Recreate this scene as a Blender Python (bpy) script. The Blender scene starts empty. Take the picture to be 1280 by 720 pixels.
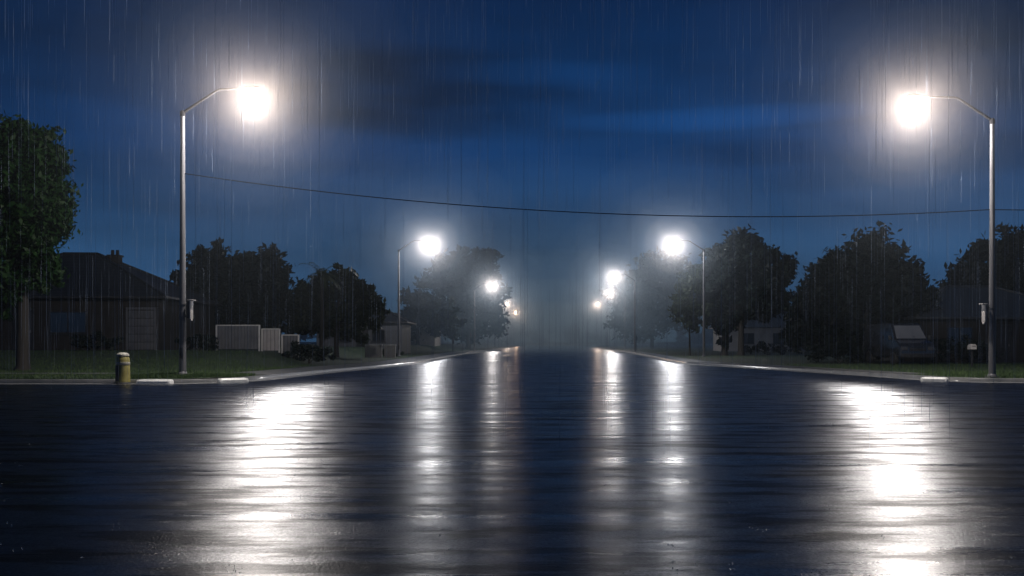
import bpy, bmesh, math, random
import numpy as np
from mathutils import Vector, Matrix

random.seed(7)
rng = np.random.default_rng(11)
scene = bpy.context.scene
COL = scene.collection
R = math.radians
CAM_H = 1.33
F = 1138.0          # focal length in photo pixels
VX, VY = 690.0, 427.0


def at(px, py, Y):
    """World point seen at photo pixel (px, py) at depth Y: used to read positions off the photograph."""
    return Vector(((px - VX) / F * Y, Y, CAM_H - (py - VY) / F * Y))


# ------------------------------------------------------------------ materials
class NT:
    def __init__(self, mat):
        self.nt = mat.node_tree
        self.nt.nodes.clear()

    def n(self, typ, **kw):
        nd = self.nt.nodes.new(typ)
        for k, v in kw.items():
            setattr(nd, k, v)
        return nd

    def l(self, a, b):
        self.nt.links.new(a, b)

    def math(self, op, a, b=None, c=None, clamp=False):
        nd = self.n('ShaderNodeMath', operation=op)
        nd.use_clamp = clamp
        for i, v in enumerate((a, b, c)):
            if v is None:
                continue
            if isinstance(v, (int, float)):
                nd.inputs[i].default_value = v
            else:
                self.l(v, nd.inputs[i])
        return nd.outputs[0]

    def ramp(self, fac, stops, interp='LINEAR'):
        nd = self.n('ShaderNodeValToRGB')
        cr = nd.color_ramp
        cr.interpolation = interp
        while len(cr.elements) > 1:
            cr.elements.remove(cr.elements[-1])
        cr.elements[0].position = stops[0][0]
        cr.elements[0].color = tuple(stops[0][1]) + (1,)
        for p, c in stops[1:]:
            e = cr.elements.new(p)
            e.color = tuple(c) + (1,)
        self.l(fac, nd.inputs[0])
        return nd.outputs[0]

    def noise(self, vec, scale, detail=4, rough=0.55):
        nd = self.n('ShaderNodeTexNoise')
        nd.inputs['Scale'].default_value = scale
        nd.inputs['Detail'].default_value = detail
        nd.inputs['Roughness'].default_value = rough
        if vec is not None:
            self.l(vec, nd.inputs['Vector'])
        return nd.outputs['Fac']

    def mapping(self, vec, scale=(1, 1, 1), loc=(0, 0, 0), rot=(0, 0, 0)):
        nd = self.n('ShaderNodeMapping')
        nd.inputs['Scale'].default_value = scale
        nd.inputs['Location'].default_value = loc
        nd.inputs['Rotation'].default_value = rot
        self.l(vec, nd.inputs['Vector'])
        return nd.outputs[0]


def new_mat(name):
    m = bpy.data.materials.new(name)
    m.use_nodes = True
    return m


def simple(name, c1, c2, scale=3.0, rough=0.5, metal=0.0, bump=0.0, bscale=None, stretch=(1, 1, 1), coat=0.0, spec=0.5):
    m = new_mat(name)
    t = NT(m)
    out = t.n('ShaderNodeOutputMaterial')
    b = t.n('ShaderNodeBsdfPrincipled')
    t.l(b.outputs[0], out.inputs[0])
    tc = t.n('ShaderNodeTexCoord')
    v = t.mapping(tc.outputs['Object'], stretch)
    f = t.noise(v, scale, 5)
    t.l(t.ramp(f, [(0.3, c1), (0.7, c2)]), b.inputs['Base Color'])
    rr = t.math('MULTIPLY_ADD', f, 0.25, rough - 0.12)
    t.l(rr, b.inputs['Roughness'])
    b.inputs['Metallic'].default_value = metal
    b.inputs['Specular IOR Level'].default_value = spec
    if coat:
        b.inputs['Coat Weight'].default_value = coat
        b.inputs['Coat Roughness'].default_value = 0.12
    if bump:
        bn = t.n('ShaderNodeBump')
        bn.inputs['Strength'].default_value = bump
        bn.inputs['Distance'].default_value = 0.02
        t.l(t.noise(v, bscale or scale * 6, 4), bn.inputs['Height'])
        t.l(bn.outputs[0], b.inputs['Normal'])
    return m


def banded(name, c1, c2, axis, freq, rough=0.7, bump=0.4):
    """boards, tiles, sheets: bands along an axis of object space"""
    m = new_mat(name)
    t = NT(m)
    out = t.n('ShaderNodeOutputMaterial')
    b = t.n('ShaderNodeBsdfPrincipled')
    t.l(b.outputs[0], out.inputs[0])
    tc = t.n('ShaderNodeTexCoord')
    sp = t.n('ShaderNodeSeparateXYZ')
    t.l(tc.outputs['Object'], sp.inputs[0])
    fr = t.math('FRACT', t.math('MULTIPLY', sp.outputs[axis], freq))
    groove = t.math('SMOOTH_MIN', t.math('MULTIPLY', t.math('MINIMUM', fr, t.math('SUBTRACT', 1.0, fr)), 9.0), 1.0, 0.2)
    nz = t.noise(tc.outputs['Object'], 2.2, 6)
    col = t.ramp(nz, [(0.3, c1), (0.7, c2)])
    mx = t.n('ShaderNodeMix', data_type='RGBA')
    t.l(groove, mx.inputs[0])
    mx.inputs[6].default_value = tuple(0.25 * x for x in c1) + (1,)
    t.l(col, mx.inputs[7])
    t.l(mx.outputs[2], b.inputs['Base Color'])
    b.inputs['Roughness'].default_value = rough
    bn = t.n('ShaderNodeBump')
    bn.inputs['Strength'].default_value = bump
    bn.inputs['Distance'].default_value = 0.02
    t.l(groove, bn.inputs['Height'])
    t.l(bn.outputs[0], b.inputs['Normal'])
    return m


def leaf_mat(name, c1, c2):
    m = new_mat(name)
    t = NT(m)
    out = t.n('ShaderNodeOutputMaterial')
    b = t.n('ShaderNodeBsdfPrincipled')
    tr = t.n('ShaderNodeBsdfTranslucent')
    mix = t.n('ShaderNodeMixShader')
    mix.inputs[0].default_value = 0.25
    t.l(b.outputs[0], mix.inputs[1])
    t.l(tr.outputs[0], mix.inputs[2])
    t.l(mix.outputs[0], out.inputs[0])
    tc = t.n('ShaderNodeTexCoord')
    f = t.noise(tc.outputs['Object'], 0.9, 6, 0.7)
    col = t.ramp(f, [(0.3, c1), (0.7, c2)])
    t.l(col, b.inputs['Base Color'])
    t.l(col, tr.inputs[0])
    b.inputs['Roughness'].default_value = 0.55
    b.inputs['Specular IOR Level'].default_value = 0.25
    return m


def road_material():
    m = new_mat('wet_asphalt')
    t = NT(m)
    out = t.n('ShaderNodeOutputMaterial')
    b = t.n('ShaderNodeBsdfPrincipled')
    tc = t.n('ShaderNodeTexCoord')
    P = tc.outputs['Object']
    # water film polished along the street by traffic, over the coarse base
    film = t.n('ShaderNodeBsdfAnisotropic', distribution='BECKMANN')
    fr = t.n('ShaderNodeFresnel')
    fr.inputs['IOR'].default_value = 1.38
    mixf = t.n('ShaderNodeMixShader')
    t.l(b.outputs[0], mixf.inputs[1])
    t.l(film.outputs[0], mixf.inputs[2])
    t.l(mixf.outputs[0], out.inputs[0])
    # standing water: long shallow patches across the road
    pa = t.noise(t.mapping(P, (0.16, 1.1, 1), (3.1, 1.7, 0)), 1.0, 5, 0.6)
    pb = t.noise(t.mapping(P, (0.7, 4.2, 1), (7.3, 2.2, 0)), 1.0, 5, 0.65)
    ps = t.math('ADD', t.math('MULTIPLY', pa, 0.6), t.math('MULTIPLY', pb, 0.4))
    wet = t.math('MULTIPLY_ADD', ps, 6.0, -2.6, clamp=True)       # 0 coarse film .. 1 standing water
    agg = t.noise(P, 55.0, 3, 0.6)
    col = t.ramp(agg, [(0.3, (0.004, 0.005, 0.008)), (0.75, (0.012, 0.013, 0.017))])
    t.l(col, b.inputs['Base Color'])
    t.l(t.math('MULTIPLY_ADD', wet, -0.10, 0.355), b.inputs['Roughness'])
    b.inputs['IOR'].default_value = 1.5
    b.inputs['Anisotropic'].default_value = 0.78      # traffic-polished along the street
    tg = t.n('ShaderNodeCombineXYZ')
    tg.inputs[1].default_value = 1.0
    t.l(tg.outputs[0], b.inputs['Tangent'])
    t.l(tg.outputs[0], film.inputs['Tangent'])
    t.l(t.math('MULTIPLY_ADD', wet, 0.25, 0.05), b.inputs['Coat Weight'])
    b.inputs['Coat IOR'].default_value = 1.33
    t.l(t.math('MULTIPLY_ADD', wet, -0.08, 0.27), b.inputs['Coat Roughness'])
    # drained streaks and scuffs between the water films reflect less
    dr = t.noise(t.mapping(P, (0.7, 2.9, 1), (2.3, 9.1, 0)), 1.0, 6, 0.62)
    drain = t.math('MULTIPLY_ADD', dr, 9.0, -3.9, clamp=True)
    spk = t.math('MULTIPLY_ADD', t.noise(P, 38.0, 2, 0.8), 3.4, -1.25, clamp=True)
    lvl = t.math('MULTIPLY', t.math('MULTIPLY_ADD', drain, 0.36, 0.06), t.math('MULTIPLY_ADD', spk, 0.8, 0.55))
    t.l(lvl, b.inputs['Specular IOR Level'])
    t.l(t.math('MULTIPLY', fr.outputs[0], t.math('MULTIPLY', t.math('MULTIPLY_ADD', drain, 0.60, 0.06), t.math('MULTIPLY_ADD', t.math('MULTIPLY', spk, t.math('MULTIPLY_ADD', t.noise(P, 7.0, 4, 0.7), 3.0, -0.8, clamp=True)), 1.3, 0.30))), mixf.inputs[0])
    film.inputs['Color'].default_value = (0.92, 0.95, 1.0, 1)
    film.inputs['Roughness'].default_value = 0.39
    film.inputs['Anisotropy'].default_value = -0.57
    # bump: aggregate showing through the film, faint wavelets on the water, rain ripples
    b1 = t.n('ShaderNodeBump')
    b1.inputs['Distance'].default_value = 0.006
    t.l(t.math('MULTIPLY_ADD', wet, -0.24, 0.42), b1.inputs['Strength'])
    t.l(t.math('ADD', agg, t.math('MULTIPLY', t.noise(P, 20.0, 4, 0.7), 1.3)), b1.inputs['Height'])
    b2 = t.n('ShaderNodeBump')
    b2.inputs['Distance'].default_value = 0.02
    b2.inputs['Strength'].default_value = 0.13
    t.l(t.noise(t.mapping(P, (1.6, 7.0, 1)), 1.0, 4, 0.65), b2.inputs['Height'])
    t.l(b2.outputs[0], b1.inputs['Normal'])
    vor = t.n('ShaderNodeTexVoronoi')
    vor.voronoi_dimensions = '2D'
    vor.inputs['Scale'].default_value = 3.2
    t.l(P, vor.inputs['Vector'])
    d = vor.outputs['Distance']
    fall = t.math('SUBTRACT', 1.0, t.math('MULTIPLY', d, 3.2), clamp=True)
    ring = t.math('MULTIPLY', t.math('SINE', t.math('MULTIPLY', d, 75.0)), fall)
    b3 = t.n('ShaderNodeBump')
    b3.inputs['Distance'].default_value = 0.004
    b3.inputs['Strength'].default_value = 0.2
    t.l(ring, b3.inputs['Height'])
    t.l(b2.outputs[0], b3.inputs['Normal'])
    vc = t.n('ShaderNodeTexVoronoi', feature='DISTANCE_TO_EDGE')
    vc.voronoi_dimensions = '2D'
    vc.inputs['Scale'].default_value = 0.16
    dn = t.n('ShaderNodeTexNoise')
    dn.inputs['Scale'].default_value = 0.9
    dn.inputs['Detail'].default_value = 6
    t.l(P, dn.inputs['Vector'])
    dm = t.n('ShaderNodeVectorMath', operation='MULTIPLY_ADD')
    t.l(dn.outputs['Color'], dm.inputs[0])
    dm.inputs[1].default_value = (1.6, 1.6, 0)
    t.l(P, dm.inputs[2])
    t.l(dm.outputs[0], vc.inputs['Vector'])
    crack = t.math('MULTIPLY_ADD', vc.outputs['Distance'], 260.0, -0.2, clamp=True)
    b4 = t.n('ShaderNodeBump')
    b4.inputs['Distance'].default_value = 0.01
    b4.inputs['Strength'].default_value = 0.03
    t.l(crack, b4.inputs['Height'])
    t.l(b1.outputs[0], b4.inputs['Normal'])
    t.l(b4.outputs[0], b.inputs['Normal'])
    b5 = t.n('ShaderNodeBump')
    b5.inputs['Distance'].default_value = 0.006
    b5.inputs['Strength'].default_value = 0.36
    t.l(agg, b5.inputs['Height'])
    t.l(b3.outputs[0], b5.inputs['Normal'])
    t.l(b5.outputs[0], film.inputs['Normal'])
    t.l(b3.outputs[0], b.inputs['Coat Normal'])
    return m


M = {}
M['road'] = road_material()
M['kerb'] = simple('wet_kerb_concrete', (0.08, 0.085, 0.09), (0.19, 0.19, 0.19), 1.2, 0.38, bump=0.3, coat=0.4)
M['path'] = simple('wet_path_concrete', (0.10, 0.105, 0.11), (0.24, 0.24, 0.24), 0.9, 0.36, bump=0.25, bscale=30, coat=0.5)
M['white'] = simple('white_painted_concrete', (0.62, 0.62, 0.60), (0.82, 0.82, 0.80), 6, 0.45, bump=0.2)
M['lawn'] = simple('wet_lawn_soil', (0.012, 0.026, 0.012), (0.032, 0.055, 0.022), 2.5, 0.8, bump=0.8, bscale=25)
M['ground'] = simple('dark_ground', (0.01, 0.013, 0.01), (0.025, 0.03, 0.02), 0.2, 0.9)
M['grass'] = leaf_mat('grass_blade', (0.04, 0.08, 0.028), (0.09, 0.14, 0.05))
M['arm_paint'] = simple('dull_dark_paint', (0.010, 0.010, 0.012), (0.02, 0.02, 0.022), 6, 0.85, spec=0.1)
M['steel'] = simple('galvanised_steel', (0.09, 0.09, 0.10), (0.17, 0.17, 0.18), 5, 0.40, metal=0.0, spec=0.3, stretch=(1, 1, 0.15))
M['dark_metal'] = simple('dark_metal', (0.02, 0.02, 0.022), (0.05, 0.05, 0.055), 8, 0.5, metal=0.4)
M['plate'] = simple('pale_plate', (0.45, 0.42, 0.40), (0.6, 0.57, 0.55), 6, 0.45)
M['cable'] = simple('black_cable', (0.003, 0.003, 0.004), (0.006, 0.006, 0.007), 8, 0.9, spec=0.02)
M['yellow'] = simple('worn_yellow_paint', (0.20, 0.17, 0.04), (0.33, 0.29, 0.09), 5, 0.5, bump=0.15, coat=0.2)
M['cap'] = simple('grey_cap', (0.3, 0.29, 0.25), (0.48, 0.46, 0.4), 6, 0.45)
M['bark'] = simple('wet_bark', (0.012, 0.010, 0.009), (0.03, 0.026, 0.022), 3, 0.8, bump=0.8, bscale=14, stretch=(1, 1, 0.25))
M['leaf_dark'] = leaf_mat('leaf_dark', (0.003, 0.009, 0.009), (0.010, 0.020, 0.014))
M['leaf_green'] = leaf_mat('leaf_green', (0.005, 0.022, 0.004), (0.016, 0.055, 0.010))
M['leaf_olive'] = leaf_mat('leaf_olive', (0.010, 0.018, 0.010), (0.030, 0.042, 0.018))
M['palm'] = leaf_mat('palm_frond', (0.04, 0.06, 0.025), (0.09, 0.11, 0.045))
M['brick'] = banded('dark_brick_wall', (0.012, 0.011, 0.011), (0.024, 0.02, 0.019), 2, 11, 0.8, 0.4)
M['render'] = simple('pale_render_wall', (0.26, 0.25, 0.25), (0.36, 0.35, 0.34), 1.6, 0.75, bump=0.2)
M['board'] = banded('weatherboard', (0.07, 0.075, 0.09), (0.12, 0.125, 0.14), 0, 6, 0.7, 0.5)
M['tile'] = banded('dark_roof_tile', (0.008, 0.009, 0.011), (0.016, 0.017, 0.02), 2, 5, 0.65, 0.6)
M['tile_grey'] = banded('grey_roof_sheet', (0.035, 0.04, 0.045), (0.06, 0.065, 0.07), 0, 3, 0.55, 0.5)
M['trim'] = simple('pale_trim', (0.4, 0.4, 0.4), (0.55, 0.55, 0.54), 4, 0.5)
M['glass'] = simple('dark_window_glass', (0.01, 0.012, 0.016), (0.02, 0.022, 0.028), 1, 0.14, spec=0.8)
M['fence'] = banded('grey_fence_sheet', (0.07, 0.075, 0.09), (0.12, 0.125, 0.14), 0, 6, 0.6, 0.5)
M['fence_pale'] = banded('pale_fence_sheet', (0.26, 0.25, 0.26), (0.38, 0.36, 0.36), 0, 5, 0.6, 0.5)
M['van_paint'] = simple('dark_van_paint', (0.015, 0.016, 0.02), (0.022, 0.024, 0.03), 2, 0.25, coat=1.0)
M['rubber'] = simple('rubber', (0.01, 0.01, 0.01), (0.02, 0.02, 0.02), 8, 0.7)
M['windscreen'] = simple('windscreen_painted_reflection', (0.14, 0.15, 0.17), (0.2, 0.21, 0.23), 1, 0.3, spec=0.8)  # pale grey base stands in for sky reflected in the glass
M['headlight'] = simple('unlit_headlight', (0.05, 0.05, 0.055), (0.09, 0.09, 0.1), 5, 0.2)


def glow_mat():
    m = new_mat('lit_lamp_bowl')
    t = NT(m)
    out = t.n('ShaderNodeOutputMaterial')
    e = t.n('ShaderNodeEmission')
    e.inputs[0].default_value = (1.0, 0.90, 0.80, 1)
    e.inputs[1].default_value = 25.0
    tr = t.n('ShaderNodeBsdfTransparent')
    a = t.n('ShaderNodeAddShader')
    t.l(e.outputs[0], a.inputs[0])
    t.l(tr.outputs[0], a.inputs[1])
    t.l(a.outputs[0], out.inputs[0])
    try:
        m.cycles.emission_sampling = 'NONE'
    except Exception:
        pass
    return m


M['bowl'] = glow_mat()


def rain_mat():
    m = new_mat('falling_water')
    t = NT(m)
    out = t.n('ShaderNodeOutputMaterial')
    d = t.n('ShaderNodeBsdfDiffuse')
    d.inputs[0].default_value = (0.30, 0.37, 0.50, 1)
    tr = t.n('ShaderNodeBsdfTranslucent')
    tr.inputs[0].default_value = (0.30, 0.37, 0.50, 1)
    mx = t.n('ShaderNodeMixShader')
    t.l(d.outputs[0], mx.inputs[1])
    t.l(tr.outputs[0], mx.inputs[2])
    t.l(mx.outputs[0], out.inputs[0])
    return m


M['rain'] = rain_mat()


# ------------------------------------------------------------------ mesh helpers
class MB:
    def __init__(self):
        self.v, self.f, self.smooth = [], [], []

    def add(self, verts, faces, smooth=False):
        k = len(self.v)
        self.v += [tuple(p) for p in verts]
        self.f += [tuple(i + k for i in fc) for fc in faces]
        self.smooth += [smooth] * len(faces)
        return self

    def box(self, c, s, rz=0.0, taper=1.0, bevel=0.0):
        bm = bmesh.new()
        bmesh.ops.create_cube(bm, size=1.0)
        for vv in bm.verts:
            k = taper if vv.co.z > 0 else 1.0
            vv.co = Vector((vv.co.x * s[0] * k, vv.co.y * s[1] * k, vv.co.z * s[2]))
        if bevel:
            bmesh.ops.bevel(bm, geom=bm.edges[:], offset=bevel, segments=2, affect='EDGES', profile=0.6)
        bmesh.ops.rotate(bm, cent=(0, 0, 0), matrix=Matrix.Rotation(rz, 3, 'Z'), verts=bm.verts)
        bmesh.ops.translate(bm, vec=c, verts=bm.verts)
        bm.verts.index_update()
        self.add([v.co for v in bm.verts], [[v.index for v in f.verts] for f in bm.faces], bevel > 0)
        bm.free()
        return self

    def tube(self, pts, radii, n=10, caps=True):
        pts = [Vector(p) for p in pts]
        if isinstance(radii, (int, float)):
            radii = [radii] * len(pts)
        rings = []
        ref = None
        for i, p in enumerate(pts):
            d = (pts[min(i + 1, len(pts) - 1)] - pts[max(i - 1, 0)]).normalized()
            if ref is None:
                ref = Vector((1, 0, 0)) if abs(d.x) < 0.9 else Vector((0, 1, 0))
            u = (ref - d * ref.dot(d)).normalized()
            w = d.cross(u)
            ref = u
            rings.append([p + (u * math.cos(2 * math.pi * k / n) + w * math.sin(2 * math.pi * k / n)) * radii[i] for k in range(n)])
        verts = [q for r in rings for q in r]
        faces = []
        for i in range(len(pts) - 1):
            for k in range(n):
                a, b2 = i * n + k, i * n + (k + 1) % n
                faces.append((a, b2, b2 + n, a + n))
        if caps:
            faces.append(tuple(range(n - 1, -1, -1)))
            faces.append(tuple((len(pts) - 1) * n + k for k in range(n)))
        return self.add(verts, faces, True)

    def lathe(self, prof, c=(0, 0, 0), n=20, sx=1.0, sy=1.0):
        verts, faces = [], []
        for r, z in prof:
            for k in range(n):
                a = 2 * math.pi * k / n
                verts.append((c[0] + r * sx * math.cos(a), c[1] + r * sy * math.sin(a), c[2] + z))
        for i in range(len(prof) - 1):
            for k in range(n):
                a, b2 = i * n + k, i * n + (k + 1) % n
                faces.append((a, b2, b2 + n, a + n))
        faces.append(tuple(range(n - 1, -1, -1)))
        faces.append(tuple((len(prof) - 1) * n + k for k in range(n)))
        return self.add(verts, faces, True)

    def prism(self, poly, axis, a0, a1):
        """polygon (list of 2-D points) extruded along an axis"""
        def mk(p, a):
            if axis == 'x':
                return (a, p[0], p[1])
            if axis == 'y':
                return (p[0], a, p[1])
            return (p[0], p[1], a)
        n = len(poly)
        verts = [mk(p, a0) for p in poly] + [mk(p, a1) for p in poly]
        faces = [tuple(range(n)), tuple(range(2 * n - 1, n - 1, -1))]
        for k in range(n):
            k2 = (k + 1) % n
            faces.append((k, k2, k2 + n, k + n))
        return self.add(verts, faces)

    def build(self, name, mat, parent=None, label=None, fixn=True):
        me = bpy.data.meshes.new(name)
        me.from_pydata(self.v, [], self.f)
        if any(self.smooth):
            me.polygons.foreach_set('use_smooth', self.smooth)
        if fixn and len(self.f) < 20000:
            bm = bmesh.new()
            bm.from_mesh(me)
            bmesh.ops.recalc_face_normals(bm, faces=bm.faces)
            bm.to_mesh(me)
            bm.free()
        if any(self.smooth):
            try:
                me.set_sharp_from_angle(angle=R(40))
            except Exception:
                pass
        me.materials.append(mat)
        me.update()
        o = bpy.data.objects.new(name, me)
        COL.objects.link(o)
        if parent is not None:
            o.parent = parent
        if label:
            o['label'] = label
        return o


def np_mesh(name, V, Fq, mat, parent=None):
    me = bpy.data.meshes.new(name)
    n = len(V)
    me.vertices.add(n)
    me.vertices.foreach_set('co', np.asarray(V, dtype=np.float32).ravel())
    k = Fq.shape[1]
    me.loops.add(Fq.size)
    me.loops.foreach_set('vertex_index', Fq.astype(np.int32).ravel())
    me.polygons.add(len(Fq))
    me.polygons.foreach_set('loop_start', np.arange(0, Fq.size, k, dtype=np.int32))
    me.update(calc_edges=True)
    me.validate()
    me.materials.append(mat)
    o = bpy.data.objects.new(name, me)
    COL.objects.link(o)
    if parent is not None:
        o.parent = parent
    return o


def thing(name, label, cat, loc=(0, 0, 0), rz=0.0, group=None):
    o = bpy.data.objects.new(name, None)
    COL.objects.link(o)
    o.empty_display_size = 0.3
    o.location = loc
    o.rotation_euler = (0, 0, rz)
    o['label'] = label
    o['category'] = cat
    if group:
        o['group'] = group
    return o


def tag(o, label, cat, group=None, kind=None):
    o['label'] = label
    o['category'] = cat
    if group:
        o['group'] = group
    if kind:
        o['kind'] = kind
    return o


def struct(o, kind='structure'):
    o['kind'] = kind
    return o


def copy_tree(o, parent=None):
    c = o.copy()
    COL.objects.link(c)
    c.parent = parent
    for ch in list(o.children):
        copy_tree(ch, c)
    return c


# ------------------------------------------------------------------ ground layout
LEFT = [(-9.6, 330), (-9.6, 130), (-9.3, 90), (-8.7, 70), (-8.3, 55), (-9.0, 46), (-9.7, 40), (-10.1, 35), (-10.25, 32), (-10.5, 30.4), (-11.0, 29.4), (-11.9, 28.9), (-90, 28.9)]
RIGHT = [(9.6, 330), (9.6, 130), (9.0, 90), (8.3, 70), (8.1, 55), (9.2, 49.5), (10.5, 44), (11.7, 39), (12.6, 35), (13.0, 32.5), (13.4, 30.7), (14.2, 29.9), (15.6, 29.6), (95, 29.6)]


def edge_x(line, y):
    """x of the kerb line at depth y"""
    best = None
    for (x0, y0), (x1, y1) in zip(line[:-1], line[1:]):
        if y1 <= y <= y0:
            t = 0 if y0 == y1 else (y0 - y) / (y0 - y1)
            best = x0 + (x1 - x0) * t
            return best
    return line[-2][0] if y < line[-1][1] + 0.01 else line[0][0]


def sstep(t):
    t = max(0.0, min(1.0, t))
    return t * t * (3 - 2 * t)


def ground_h(x, y):
    """height of the verge / lawn inside a block"""
    h = 0.118
    if x < 0:
        h += 0.75 * sstep((y - 36) / 11.0) * sstep((-x - 12.5) / 3.0) * (1 - sstep((y - 52) / 12.0) * sstep((16 + x) / 3.0 + 0.5))
        m = math.hypot((x + 12.2) / 1.5, (y - 29.9) / 0.8)     # grass mound at the lamp
        h += 0.10 * sstep(1 - m * 0.6)
    return h


road = MB().add([(-200, -30, 0), (200, -30, 0), (200, 420, 0), (-200, 420, 0)], [(0, 1, 2, 3)]).build('road', M['road'])
struct(road)
struct(MB().add([(-3000, -600, -0.06), (3000, -600, -0.06), (3000, 4500, -0.06), (-3000, 4500, -0.06)], [(0, 1, 2, 3)]).build('ground', M['ground']))


def offset(line, d, sign):
    out = []
    for i, p in enumerate(line):
        a = Vector(line[max(i - 1, 0)])
        b2 = Vector(line[min(i + 1, len(line) - 1)])
        t = (b2 - a).normalized()
        nrm = Vector((t.y, -t.x)) * sign
        out.append((p[0] + nrm.x * d, p[1] + nrm.y * d))
    return out


def dense(line, step=1.0, upto=140):
    out = []
    for (x0, y0), (x1, y1) in zip(line[:-1], line[1:]):
        L = math.hypot(x1 - x0, y1 - y0)
        n = max(1, int(L / step)) if max(y0, y1) < upto else 4
        for i in range(n):
            out.append((x0 + (x1 - x0) * i / n, y0 + (y1 - y0) * i / n))
    out.append(line[-1])
    return out


def kerb(line, sign):
    line = dense(line)
    a, b2, c, d = line, offset(line, 0.02, sign), offset(line, 0.04, sign), offset(line, 0.17, sign)
    mb = MB()
    n = len(line)
    vs = []
    for i in range(n):
        vs += [(a[i][0], a[i][1], -0.02), (b2[i][0], b2[i][1], 0.10), (c[i][0], c[i][1], 0.126), (d[i][0], d[i][1], 0.130), (d[i][0], d[i][1], -0.02)]
    fs = []
    for i in range(n - 1):
        for k in range(4):
            fs.append((i * 5 + k, i * 5 + k + 1, i * 5 + 6 + k, i * 5 + 5 + k))
    mb.add(vs, fs, True)
    return struct(mb.build('kerb', M['kerb'], fixn=False))




def gutter(line, sign):
    """pale concrete channel along the foot of the kerb"""
    ln = dense(line)
    a, b2 = offset(ln, -0.015, sign), offset(ln, -0.62, sign)
    vs, fs = [], []
    for p, q in zip(a, b2):
        vs += [(p[0], p[1], 0.012), (q[0], q[1], 0.004)]
    for i in range(len(ln) - 1):
        fs.append((2 * i, 2 * i + 1, 2 * i + 3, 2 * i + 2))
    return struct(MB().add(vs, fs).build('gutter', M['path']))


gutter(LEFT, 1)
gutter(RIGHT, -1)
# sign: which side of the running direction is inside the block
kerb(LEFT, 1)
kerb(RIGHT, -1)


def lawn(line, side):
    ys = list(np.arange(0, 3, 0.35)) + list(np.arange(3, 30, 1.0)) + list(np.arange(30, 100, 4.0)) + [120, 160, 220, 300]
    y0 = line[-1][1] + 0.1
    offs = [0.1, 0.4, 0.8, 1.2, 1.6, 2, 2.5, 3, 3.5, 4, 5, 6, 7, 8, 10, 12, 15, 20, 30, 45, 70, 120, 190]
    vs, fs = [], []
    for yy in ys:
        y = y0 + yy
        xe = edge_x(line, y)
        if yy == 0:
            xe = line[-2][0]
        for of in offs:
            x = xe - of if side < 0 else xe + of
            vs.append((x, y, ground_h(x, y)))
    nc = len(offs)
    for i in range(len(ys) - 1):
        for k in range(nc - 1):
            fs.append((i * nc + k, i * nc + k + 1, (i + 1) * nc + k + 1, (i + 1) * nc + k))
    return struct(MB().add(vs, fs, True).build('lawn', M['lawn']))


lawn(LEFT, -1)
lawn(RIGHT, 1)


def path_strip(line, sign, d0, d1, ylo, yhi, lift=0.02):
    ln = [p for p in dense(line) if ylo <= p[1] <= yhi]
    a, b2 = offset(ln, d0, sign), offset(ln, d1, sign)
    vs, fs = [], []
    for p, q in zip(a, b2):
        vs += [(p[0], p[1], ground_h(*p) + lift), (q[0], q[1], ground_h(*q) + lift)]
    for i in range(len(ln) - 1):
        fs.append((2 * i, 2 * i + 1, 2 * i + 3, 2 * i + 2))
    return struct(MB().add(vs, fs).build('footpath', M['path']))


path_strip(LEFT, 1, 0.175, 2.1, 33.0, 130)
path_strip(RIGHT, -1, 0.175, 1.3, 33.5, 130)
mb = MB()
xs = np.arange(-90, -14, 2.0)
vs = []
for x in xs:
    vs += [(x, 33.4, ground_h(x, 33.4) + 0.02), (x, 34.9, ground_h(x, 34.9) + 0.02)]
mb.add(vs, [(2 * i, 2 * i + 1, 2 * i + 3, 2 * i + 2) for i in range(len(xs) - 1)])
struct(mb.build('footpath', M['path']))


# grass blades that catch the lamp light (stuff)
def grass(n, boxes, name='grass'):
    P_ = []
    for _ in range(n):
        x0, x1, y0, y1 = random.choice(boxes)
        x, y = random.uniform(x0, x1), random.uniform(y0, y1)
        if x < 0 and x > edge_x(LEFT, max(y, 29.0)) - 2.2 and y > 32.5:
            continue
        if x < 0 and (x > edge_x(LEFT, max(y, 28.95)) - 0.25 or y < 29.12):
            continue
        if x > 0 and x < edge_x(RIGHT, max(y, 29.65)) + (1.4 if y > 33 else 0.25):
            continue
        if x < -14 and 33.3 < y < 35.0:
            continue
        P_.append((x, y, ground_h(x, y) - 0.01))
    P_ = np.array(P_)
    k = len(P_)
    a = rng.uniform(0, 2 * np.pi, k)
    h = rng.uniform(0.05, 0.15, k)
    w = rng.uniform(0.006, 0.012, k)
    lean = rng.normal(0, 0.4, (k, 2)) * h[:, None]
    dx, dy = np.cos(a) * w, np.sin(a) * w
    V = np.zeros((k, 3, 3))
    V[:, 0] = P_ + np.stack([dx, dy, np.zeros(k)], 1)
    V[:, 1] = P_ - np.stack([dx, dy, np.zeros(k)], 1)
    V[:, 2] = P_ + np.stack([lean[:, 0], lean[:, 1], h], 1)
    o = np_mesh(name, V.reshape(-1, 3), np.arange(k * 3).reshape(-1, 3), M['grass'])
    return o


tag(grass(60000, [(-13.9, -10.6, 29.0, 33.0)] * 3 + [(-30, -10.5, 29, 33.3), (-30, -12, 35, 46), (-28, -11, 35, 42)]), 'short wet grass on the verge around the left lamp', 'grass', kind='stuff')
tag(grass(40000, [(13, 30, 29.8, 36), (12, 32, 30, 48)]), 'short wet grass on the verge around the right lamp', 'grass', kind='stuff')


# ------------------------------------------------------------------ street lamps
LAMP_Z = 9.32
LAMP_POWER = 2900.0


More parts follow.
